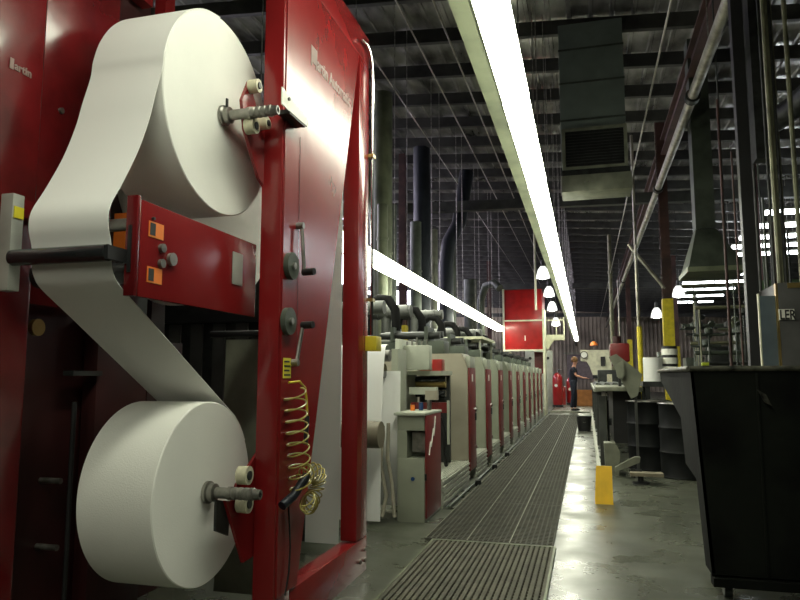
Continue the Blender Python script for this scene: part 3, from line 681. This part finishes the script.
MB().prism([(.28, .06), (.55, .18), (.56, .24), (.50, .24), (.28, .12)], 8.35, 8.45, 'y', .004).build('pedal_arm', GALVL, ft)
MB().box(.45, .5, 8.38, 8.44, 0, .10).build('pedal_post', DSTEEL, ft)
tag(MB().box(.42, .76, 7.9, 8.05, .085, .12).build('wooden_board', WOOD), 'pale wooden board lying low behind the yellow sign', 'board')
tag(MB().lathe([(.09, 0), (.09, .015), (.03, .025), (.03, .083), (0, .083)], (.53, 7.98, 0), 'z', 20).build('board_stand', BLACK), 'black round stand under the wooden board', 'stand')
sg = thing('floor_sign', 'yellow folding caution board standing on the aisle floor', 'sign', (.12, 6.7, 0))
def tilt(x0, x1, y0, y1, z0, z1, t): return MB().hexa([(x0, y0-.01, z0), (x1, y0-.01, z0), (x1, y0, z0), (x0, y0, z0)], [(x0+.02, y1-.01, z1), (x1, y1-.01, z1), (x1, y1, z1), (x0+.02, y1, z1)])
tilt(.035, .195, 6.62, 6.70, 0, .33, 0).build('front_board', YSIGN, sg); tilt(.035, .195, 6.80, 6.72, 0, .33, 0).build('back_board', YSIGN, sg)
bu = thing('waste_bucket', 'small black bucket on the floor at the end of the mats', 'bucket', (-.09, 15.4, 0))
MB().lathe([(.13, 0), (.16, .30), (.17, .31), (.155, .31), (.125, .015), (0, .015)], (-.09, 15.4, 0), 'z', 24).build('body', BLACK, bu)
MB().pipe([(-.25, 15.4, .28), (-.2, 15.3, .22), (-.09, 15.24, .18), (.02, 15.3, .22), (.07, 15.4, .28)], .005, 6).build('handle', STEEL, bu)

# drums
def drum(x, y, lab):
    d = thing('steel_drum', lab, 'drum', (x, y, 0))
    r = .26; p = [(0, 0), (r, 0), (r+.01, .01), (r, .03)]
    for z in (.29, .57): p += [(r, z-.03), (r+.012, z), (r, z+.03)]
    p += [(r, .82), (r+.012, .84), (r+.012, .855), (r-.01, .86), (r-.02, .835), (0, .835)]
    MB().lathe(p, (x, y, 0), 'z', 40).build('body', DRUM, d)
    MB().lathe([(r+.013, .835), (r+.017, .845), (r+.013, .855)], (x, y, 0), 'z', 40).build('rim_ring', STEEL, d)
    MB().cyl((x-.1, y-.1, .836), (x-.1, y-.1, .85), .03, 12).build('bung', STEEL, d)
drum(.74, 9.30, 'black steel drum farther back, left of the pair'); drum(1.06, 8.62, 'black steel drum nearer, partly behind the dark bin'); drum(1.75, 8.9, 'black steel drum hidden mostly behind the dark bin')
# low bench carrying the rolls
sb = thing('steel_bench', 'dark steel bench behind the drums carrying white roll', 'bench', (1.1, 10.0, 0))
MB().box(.72, 2.0, 9.75, 10.5, 1.02, 1.09).build('top', DSTEEL, sb)
for (x, y) in ((.78, 9.8), (1.9, 9.8), (.78, 10.4), (1.9, 10.4)): MB().box(x-.03, x+.03, y-.03, y+.03, 0, 1.02).build('leg', DSTEEL, sb)
MB().box(.78, 1.9, 9.8, 9.84, .78, .82).build('rail', GALVL, sb)
t = thing('paper_reel', 'plain white upright paper reel on the dark bench', 'paper roll', (.87, 9.95, 1.09))
MB().lathe([(.025, 1.09), (.125, 1.09), (.125, 1.415), (.025, 1.415), (.025, 1.09)], (.87, 9.95, 0), 'z', 32).build('paper', PAPER, t)
MB().lathe([(.018, 1.09), (.025, 1.09), (.025, 1.418), (.018, 1.418), (.018, 1.09)], (.87, 9.95, 0), 'z', 16).build('core', CARD, t)
for k in range(4):
    z = 1.09+.12*k
    c = thing('reel_stack', ['bottom', 'second from bottom', 'third from bottom', 'topmost'][k]+' white and black banded reel in stack right of white reel', 'reel', (1.10, 10.0, z))
    MB().cyl((1.10, 10.0, z), (1.10, 10.0, z+.082), .105, 28).build('reel', WHITE, c)
    MB().cyl((1.10, 10.0, z+.082), (1.10, 10.0, z+.1195), .098, 28).build('black_band', BLACK, c)
tag(MB().box(.97, 1.12, 10.2, 10.4, 1.09, 1.50, .005).build('grey_carton', GALV), 'grey upright carton behind the banded reels', 'carton')
tag(MB().cyl((.86, 13.9, 3.75), (1.50, 13.93, 2.85), .035, 10).build('brace_pipe', PIPE), 'pale diagonal brace pipe leading to the yellow based column', 'pipe')
tag(MB().cyl((.98, 13.6, 0), (.98, 13.6, 2.1), .05, 16).build('bollard_pipe', YPAINT), 'slim yellow guard pipe left of the white reel', 'post')
tag(MB().cyl((.98, 13.75, 0), (.98, 13.75, 5.9), .03, 10).build('downpipe', PIPE), 'pale pipe rising behind the slim yellow guard pipe', 'pipe')
q = MB(); q.cyl((.90, 25, 0), (.90, 25, 6.2), .07, 14)
for k in range(3): q.cyl((.90, 25, 1.2+1.8*k), (.90, 25, 1.28+1.8*k), .095, 14)
tag(q.build('downpipe', PIPEG), 'thick olive vertical pipe reaching the roof right of aisle', 'pipe')
tag(MB().cyl((1.16, 25.3, 0), (1.16, 25.3, 4.6), .028, 10).build('downpipe', PIPE), 'thin pale pipe close beside the olive pipe', 'pipe')

# ------------------------------------------------------------------ dark hopper bin at right
bn = thing('tipping_hopper', 'big blackish steel tipping hopper filling the right edge', 'waste bin', (1.3, 4.6, 0))
prof = [(4.0, 1.195), (5.6, 1.195), (5.6, 1.12), (4.62, .90), (4.62, .62), (4.22, .58), (4.22, .115), (4.0, .115)]
def lean(b):
    for v in b.bm.verts: v.co.x += (1.195-v.co.z)*.058 if v.co.x < 1.2 else 0
    return b
lean(MB().prism(prof, .54, .555, 'x')).build('side_wall', BIN, bn); MB().prism(prof, 2.28, 2.30, 'x').build('side_wall', BIN, bn)
MB().hexa([(.60, 4.0, .115), (2.3, 4.0, .115), (2.3, 4.015, .115), (.60, 4.015, .115)], [(.54, 4.0, 1.195), (2.3, 4.0, 1.195), (2.3, 4.015, 1.195), (.54, 4.015, 1.195)]).build('front_wall', BIN, bn)
for k in range(1, 7):
    (a, b_), (c, d_) = prof[k], prof[k+1]
    q = MB().prism([(a, b_), (c, d_), (c-.012, d_+.012), (a-.012, b_+.012)], .57, 2.28, 'x')
    for v in q.bm.verts:
        if v.co.x < 1: v.co.x = .545+(1.195-v.co.z)*.058
    q.build('back_panel', BIN, bn)
for x in (.8, 2.1): MB().box(x-.03, x+.03, 4.5, 4.56, .07, .62).build('leg', BIN, bn)
g = MB()
g.pipe([(.535, 3.995, 1.195), (2.32, 3.995, 1.195), (2.32, 5.61, 1.195), (.535, 5.61, 1.195), (.535, 3.995, 1.195)], .015, 10)
g.build('rim', BINRIM, bn)
for x in (.86, 1.5): MB().box(x, x+.012, 3.988, 3.999, .12, 1.17, .003).build('rib', BIN, bn)
MB().box(.60, 2.3, 3.96, 4.05, .07, .114).build('skid', BIN, bn)
MB().box(.66, 2.3, 4.48, 4.58, .07, .114).build('skid', BIN, bn)
for (x, y) in ((.68, 4.05), (1.5, 4.05), (.74, 4.53), (2.2, 4.05), (2.2, 4.53)):
    cs = MB().cyl((x-.02, y, .035), (x+.02, y, .035), .035, 16).build('caster', DSTEEL, bn)
tag(MB().box(.60, .635, 3.98, 4.02, 1.211, 1.228, .003).build('yellow_tag', mat('lime_tag', (.5, .6, .03), .5)), 'small lime yellow tag on the hopper rim', 'tag')
poly3([(.86, 3.974, 1.085), (.90, 3.974, 1.06), (.925, 3.974, 1.0), (.89, 3.974, 1.02)], -.002).build('paper_scrap', BINRIM, bn)

# ------------------------------------------------------------------ right background
pn_ = thing('electrical_cabinet', 'charcoal cabinet with white letter plate at the right edge', 'cabinet', (2.2, 6.2, 0))
MB().box(1.49, 3.0, 6.0, 6.9, 0, 1.90, .006).build('body', GREYP, pn_)
MB().box(1.475, 1.489, 6.0, 6.05, 0, 1.895).build('edge_trim', BRASS, pn_)
MB().box(1.36, 1.474, 6.03, 6.06, .0, 1.80).build('open_door', BLUEG, pn_)
MB().box(1.35, 1.36, 6.03, 6.06, .0, 1.82).build('door_edge', CREAMP, pn_)
sn = MB().box(1.485, 1.595, 5.985, 5.999, 1.60, 1.685).build('letter_plate', WHITE, pn_)
text('letters', 'LER', .108, BTXT, sn, (1.489, 5.984, 1.604), (1, 0, 0), (0, 0, 1), .001, .66)
MB().box(1.56, 1.8, 5.99, 5.999, 1.855, 1.895).build('yellow_strip', BRASS, pn_)
for i, x in enumerate((1.56, 1.78)):
    tag(MB().cyl((x, 6.2 if i == 0 else 6.4, 1.9), (x, 6.2 if i == 0 else 6.4, RZ(2)-.3), .02, 8).build('conduit_riser', PIPEG), ['olive conduit rising left of the charcoal cabinet', 'olive conduit rising from the charcoal cabinet top'][i], 'conduit')
tag(MB().box(2.08, 2.7, 9.7, 9.8, 0, 2.4).build('partition_screen', GREENW), 'pale green partition behind the charcoal cabinet', 'partition')
tag(MB().box(1.38, 1.48, 6.55, 6.65, 0, 4.72).build('support_post', BLACK), 'black square post standing behind the hopper', 'post')
tag(MB().box(1.84, 2.04, 7.9, 8.1, 3.5, RZ(2.04)-.03).build('drop_duct', DSTEEL), 'dark square duct coming down from the roof at right', 'duct')
tag(MB().pipe([(3.3, 6.2, 4.9), (2.9, 7.2, 4.6), (2.45, 8.6, 4.3), (2.1, 9.4, 4.2)], .14, 16).build('flexible_duct', DSTEEL), 'fat black diagonal duct crossing the upper right', 'duct')
hdp = thing('exhaust_hood', 'grey green sheet metal exhaust hood with drop duct right of centre', 'hood', (1.8, 10.5, 2.3))
MB().box(1.56, 1.82, 10.3, 10.6, 3.25, 6.1).build('drop_duct', DGREEN, hdp)
MB().hexa([(1.40, 10.0, 2.66), (2.12, 10.0, 2.66), (2.12, 10.9, 2.66), (1.40, 10.9, 2.66)], [(1.56, 10.3, 3.24), (1.82, 10.3, 3.24), (1.82, 10.6, 3.24), (1.56, 10.6, 3.24)]).build('cone', DGREEN, hdp)
MB().box(1.38, 2.14, 9.98, 10.92, 2.59, 2.658).build('skirt', LGREEN, hdp)
mp = thing('sprinkler_main', 'long pale steel pipe running high along the right', 'pipe', (1.44, 20, 4.8))
MB().cyl((1.44, 3, 4.8), (1.44, 52, 4.8), .065, 14).build('pipe', PIPE, mp)
for y in (9.2, 13.7, 20, 27): MB().cyl((1.44, y, 4.8), (1.44, y+.14, 4.8), .095, 14).build('coupling', DSTEEL, mp)
for y in (8, 14, 20, 30): MB().cyl((1.44, y, 4.86), (1.44, y, RZ(1.44)-.24), .008, 6).build('hanger_rod', STEEL, mp)
tag(MB().cyl((1.535, 3, 4.9), (1.535, 13.8, 4.9), .018, 8).build('side_pipe', REDOX), 'thin rusty pipe beside the long pale pipe', 'pipe')
cols = [PIPEG, DSTEEL, GALV, BEAMC, REDOX, DGREEN]
for i in range(9):
    y = 10.95+.22*i; z = 1.35+.17*((i*5) % 9)
    hp = MB(); hp.cyl((1.62, y, z), (3.4, y, z), .022+.006*(i % 3), 10)
    for xx in (1.66+.02*i, 3.2-.02*i): hp.cyl((xx, y, 0), (xx, y, z), .014, 8)
    tag(hp.build('header_pipe', [DSTEEL, PIPEG, DGREEN][i % 3]), 'horizontal header pipe in the dim pipework behind the hopper', 'pipe', 'header pipes behind the hopper')
for i in range(4):
    b_ = MB().box(1.75+.42*i, 2.05+.42*i, 13.4, 13.8, 0, 1.5+.2*(i % 3), .01)
    tag(b_.build('pump_cabinet', [DGREEN, DSTEEL, GALV][i % 3]), 'dark pump cabinet behind the pipework at right', 'cabinet', 'pump cabinets behind the pipework')
for i in range(44):
    x = 1.5+R.random()*1.6; y = 7.1+R.random()*2.3; r = .008+.013*R.random()
    if math.hypot(x-1.75, y-8.9) < .35: x += .6
    if 1.75 < x < 2.1 and 7.8 < y < 8.2: y = 7.5
    top = 2.0+R.random()*4
    tag(MB().cyl((x, y, 0), (x, y, top if i % 3 else RZ(x)-.3), r, 8).build('process_pipe', cols[i % 6]), 'thin vertical process pipe in the cluttered pipework behind the hopper', 'pipe', 'pipework behind the hopper')
for i in range(16):
    x = 1.80+.5*(i % 3); y = 11.2+.3*(i//3); z = 1.1+R.random()*1.1
    v = MB(); v.cyl((x-.22, y, z), (x+.22, y, z), .02, 8); v.lathe([(.02, 0), (.06, .02), (.06, .09), (.02, .12)], (x, y, z), 'z', 12); v.cyl((x, y, 0), (x, y, z), .014, 8)
    v.cyl((x+.05, y-.02, z+.16), (x+.05, y, z+.18), .05, 12)
    tag(v.build('pump_valve', [DGREEN, DSTEEL, LGREEN, GALV][i % 4]), 'small valve with handwheel in the pipework behind the hopper', 'valve', 'valves behind the hopper')
tag(MB().box(1.25, 1.5, 8.0, 8.3, .9, 1.30).build('white_carton', WHITE), 'white carton behind the hopper rim', 'carton') if False else None
for i in range(5):
    x = 3.0+1.5*i
    tag(MB().box(x, x+1.1, 13+.6*i, 14.2+.6*i, 0, 1.7+.15*(i % 3), .01).build('storage_cabinet', [DGREEN, GREYP, DSTEEL][i % 3]), 'dark cabinet in the dim right side of the hall', 'cabinet', 'cabinets along the right side')
# evaporative cooler duct with register
dc = thing('air_duct', 'large square grey green duct dropping from the roof with black register', 'duct', (.2, 9.9, 3.7))
MB().box(-.26, .62, 9.6, 10.5, 4.15, 6.2, .008).build('duct_body', mat('duct_blue_grey', (.17, .205, .19), .5, .2, .1, 3), dc)
for z in (4.75, 5.3, 5.8): MB().box(-.27, .63, 9.59, 10.51, z, z+.025).build('seam', GALV, dc)
g = MB(); g.box(-.245, -.20, 9.55, 9.6, 4.03, 4.63); g.box(.585, .63, 9.55, 9.6, 4.03, 4.63); g.box(-.2, .585, 9.55, 9.6, 4.59, 4.63); g.box(-.2, .585, 9.55, 9.6, 4.03, 4.07)
g.build('register_frame', GALVL, dc)
MB().box(-.2, .585, 9.585, 9.595, 4.07, 4.59).build('grille', BLACK, dc)
g = MB(); 
for k in range(12): g.box(-.2, .585, 9.566, 9.58, 4.08+.042*k, 4.09+.042*k)
g.build('louvres', DSTEEL, dc)
MB().box(-.26, .66, 9.55, 10.5, 3.94, 4.029, .006).build('neck', DSTEEL, dc)
MB().box(-.27, .67, 9.50, 10.0, 3.70, 3.938, .012).build('drip_pan', GALVL, dc)
for k in range(3): MB().cyl((.05+.05*k, 9.495, 3.83), (.05+.05*k, 9.5, 3.83), .01, 8).build('screw', STEEL, dc)

# ------------------------------------------------------------------ rubber mats
def matmesh(x0, x1, L, nx, ny, seams):
    g = MB(); pitch = (x1-x0)/nx; bw = .010
    for i in range(nx+1):
        x = x0+i*pitch; g.box(x-bw/2, x+bw/2, 0, L, .001, .018)
    for j in range(ny+1):
        y = L*j/ny; g.box(x0, x1, y-.009, y+.009, .003, .018)
    return g
near = thing('rubber_mat', 'nearest slatted rubber floor mat, its long ribs running toward the viewer', 'floor mat', (-.65, 3.9, 0))
g = MB()
for i in range(25):
    x = -1.06+i*.0335; g.box(x-.011, x+.011, 2.4, 4.80, .004, .020)
for j in range(48): g.box(-1.07, -.245, 2.42+.05*j, 2.432+.05*j, .001, .012)
g.build('ribs', MATRUB, near, False)
g = MB(); g.box(-1.085, -.235, 4.80, 4.825, 0, .022); g.box(-.25, -.235, 2.4, 4.8, 0, .022); g.box(-1.085, -1.072, 2.4, 4.8, 0, .022); g.build('edging', LGREEN, near)
base = thing('rubber_mat', 'x', 'floor mat', (0, 0, 0))
gm = matmesh(-.145, .145, 1.48, 8, 34, None); gm.build('grid', MATGRID, base, False)
gl = MB(); gl.box(-.147, -.142, 0, 1.48, .001, .0195); gl.build('edging', ALU, base)
base.location = (-.995, 4.86, 0); k = 0
for col_, x in enumerate((-.995, -.70, -.405)):
    for j in range(11):
        o = base if k == 0 else copy_tree(base); k += 1
        o.location = (x, 4.86+1.5*j, 0); o['group'] = 'open grid mats in three lanes'
        o['label'] = ['open grid rubber mat in the left lane along the presses', 'open grid rubber mat in the middle lane of the aisle', 'open grid rubber mat in the right lane by bare concrete'][col_]

# ------------------------------------------------------------------ person
def skin_obj(name, verts, edges, radii, m, parent, sub=2, root=0):
    me = bpy.data.meshes.new(name); me.from_pydata([Vector(v)-world_loc(parent) for v in verts], edges, []); me.materials.append(m)
    o = bpy.data.objects.new(name, me); C.objects.link(o); o.parent = parent
    md = o.modifiers.new('skin', 'SKIN'); md.use_smooth_shade = True
    ly = me.skin_vertices[0].data
    for i, r in enumerate(radii): ly[i].radius = r if isinstance(r, tuple) else (r, r); ly[i].use_root = (i == root)
    s = o.modifiers.new('sub', 'SUBSURF'); s.levels = s.render_levels = sub
    return o
px, py = -.47, 24.4
def W(f, s, z): return (px+f, py+s, z)               # f = forward (+x), s = sideways
pe = thing('person', 'person in navy clothes with light brown hair standing at the work table, arms reaching forward', 'person', (px, py, 0))
V = [W(0, 0, .95), W(.0, 0, 1.12), W(.01, 0, 1.32), W(.03, 0, 1.47), W(.05, 0, 1.54), W(.07, 0, 1.60), W(.09, 0, 1.68), W(.08, 0, 1.76)]
E_ = [(i, i+1) for i in range(7)]; RD = [(.10, .09), (.10, .09), (.11, .10), (.09, .09), .055, .065, (.095, .085), (.08, .075)]
def chain(pts, rad, a):
    i0 = len(V); V.extend(pts); RD.extend(rad); E_.append((a, i0)); E_.extend([(i0+i, i0+i+1) for i in range(len(pts)-1)])
    return i0
for s in (-1, 1):
    chain([W(0, s*.10, .86), W(.02+.03*s, s*.10, .50), W(-.02+.05*s, s*.10, .12), W(-.02+.05*s, s*.10, .05), W(.12+.05*s, s*.10, .035)], [.075, .05, .04, .045, .035], 0)
    chain([W(.03, s*.19, 1.43), W(.10, s*.22, 1.20), W(.34, s*.16, 1.12), W(.40, s*.15, 1.12), W(.46, s*.145, 1.11)], [.058, .043, .034, .028, (.036, .018)], 3)
skin_obj('body', V, E_, RD, SKIN, pe)
for s in (-1, 1):
    for k in range(4):
        L_ = (.055, .065, .062, .05)[k]; y_ = s*.145+(-.027+.018*k)
        skin_obj('hand_finger', [W(.46, y_, 1.11), W(.46+L_*.7, y_, 1.105), W(.46+L_*1.3, y_, 1.085)], [(0, 1), (1, 2)], [.010, .009, .007], SKIN, pe, 1)
    skin_obj('hand_thumb', [W(.42, s*.12, 1.115), W(.46, s*.105, 1.10), W(.49, s*.10, 1.085)], [(0, 1), (1, 2)], [.011, .010, .008], SKIN, pe, 1)
V2 = [W(0, 0, .86), W(0, 0, 1.12), W(.01, 0, 1.32), W(.025, 0, 1.46), W(.03, 0, 1.50)]; E2 = [(0, 1), (1, 2), (2, 3), (3, 4)]; R2 = [(.165, .135), (.145, .125), (.165, .135), (.11, .10), .07]
for s in (-1, 1):
    i0 = len(V2); V2 += [W(.03, s*.19, 1.44), W(.075, s*.215, 1.28)]; R2 += [.075, .062]; E2 += [(3, i0), (i0, i0+1)]
skin_obj('shirt', V2, E2, R2, NAVY, pe)
V3 = [W(0, 0, 1.10), W(0, 0, .90)]; E3 = [(0, 1)]; R3 = [(.15, .125), (.165, .135)]
for s in (-1, 1):
    i0 = len(V3); V3 += [W(0, s*.10, .84), W(.02+.03*s, s*.10, .50), W(-.02+.05*s, s*.10, .09)]; R3 += [.108, .08, .07]; E3 += [(1, i0), (i0, i0+1), (i0+1, i0+2)]
skin_obj('trousers', V3, E3, R3, NAVY, pe)
for s in (-1, 1):
    skin_obj('shoe', [W(-.05+.05*s, s*.10, .045), W(.05+.05*s, s*.10, .045), W(.15+.05*s, s*.10, .035)], [(0, 1), (1, 2)], [(.05, .045), (.05, .045), (.04, .033)], BLACK, pe)
MB().lathe([(0, 1.86), (.06, 1.85), (.10, 1.80), (.112, 1.74), (.108, 1.69), (.085, 1.66), (.07, 1.66)], W(.06, 0, 0), 'z', 20).build('hair', HAIR, pe)
MB().lathe([(0, .0), (.013, .0), (.008, .03), (0, .035)], W(.155, 0, 1.665), 'x', 8).build('nose', SKIN, pe)
for s in (-1, 1):
    MB().lathe([(0, -.008), (.008, 0), (0, .008)], W(.163, s*.03, 1.70), 'x', 8).build('eye', BTXT, pe)
    MB().lathe([(0, -.01), (.022, 0), (0, .01)], W(.075, s*.088, 1.69), 'y', 10).build('ear', SKIN, pe)
MB().box(px+.155, px+.168, py-.022, py+.022, 1.632, 1.638).build('mouth', DARKRED, pe)

# ------------------------------------------------------------------ world, camera, view
wd = bpy.data.worlds.new('World'); scn.world = wd; wd.use_nodes = True
wd.node_tree.nodes['Background'].inputs[0].default_value = (.6, .7, .8, 1); wd.node_tree.nodes['Background'].inputs[1].default_value = .02
cam = bpy.data.cameras.new('camera'); co = bpy.data.objects.new('camera', cam); C.objects.link(co); scn.camera = co
cam.sensor_width = 36; cam.lens = 680/800*36; cam.clip_end = 200; cam.clip_start = .05
co.location = (0, 0, 1.15); co.rotation_euler = (PI/2+math.atan(77/680), 0, math.atan(186/680))
scn.view_settings.view_transform = 'Standard'; scn.view_settings.look = 'None'; scn.view_settings.gamma = 1
scn.view_settings.use_curve_mapping = False; scn.view_settings.exposure = 1.66
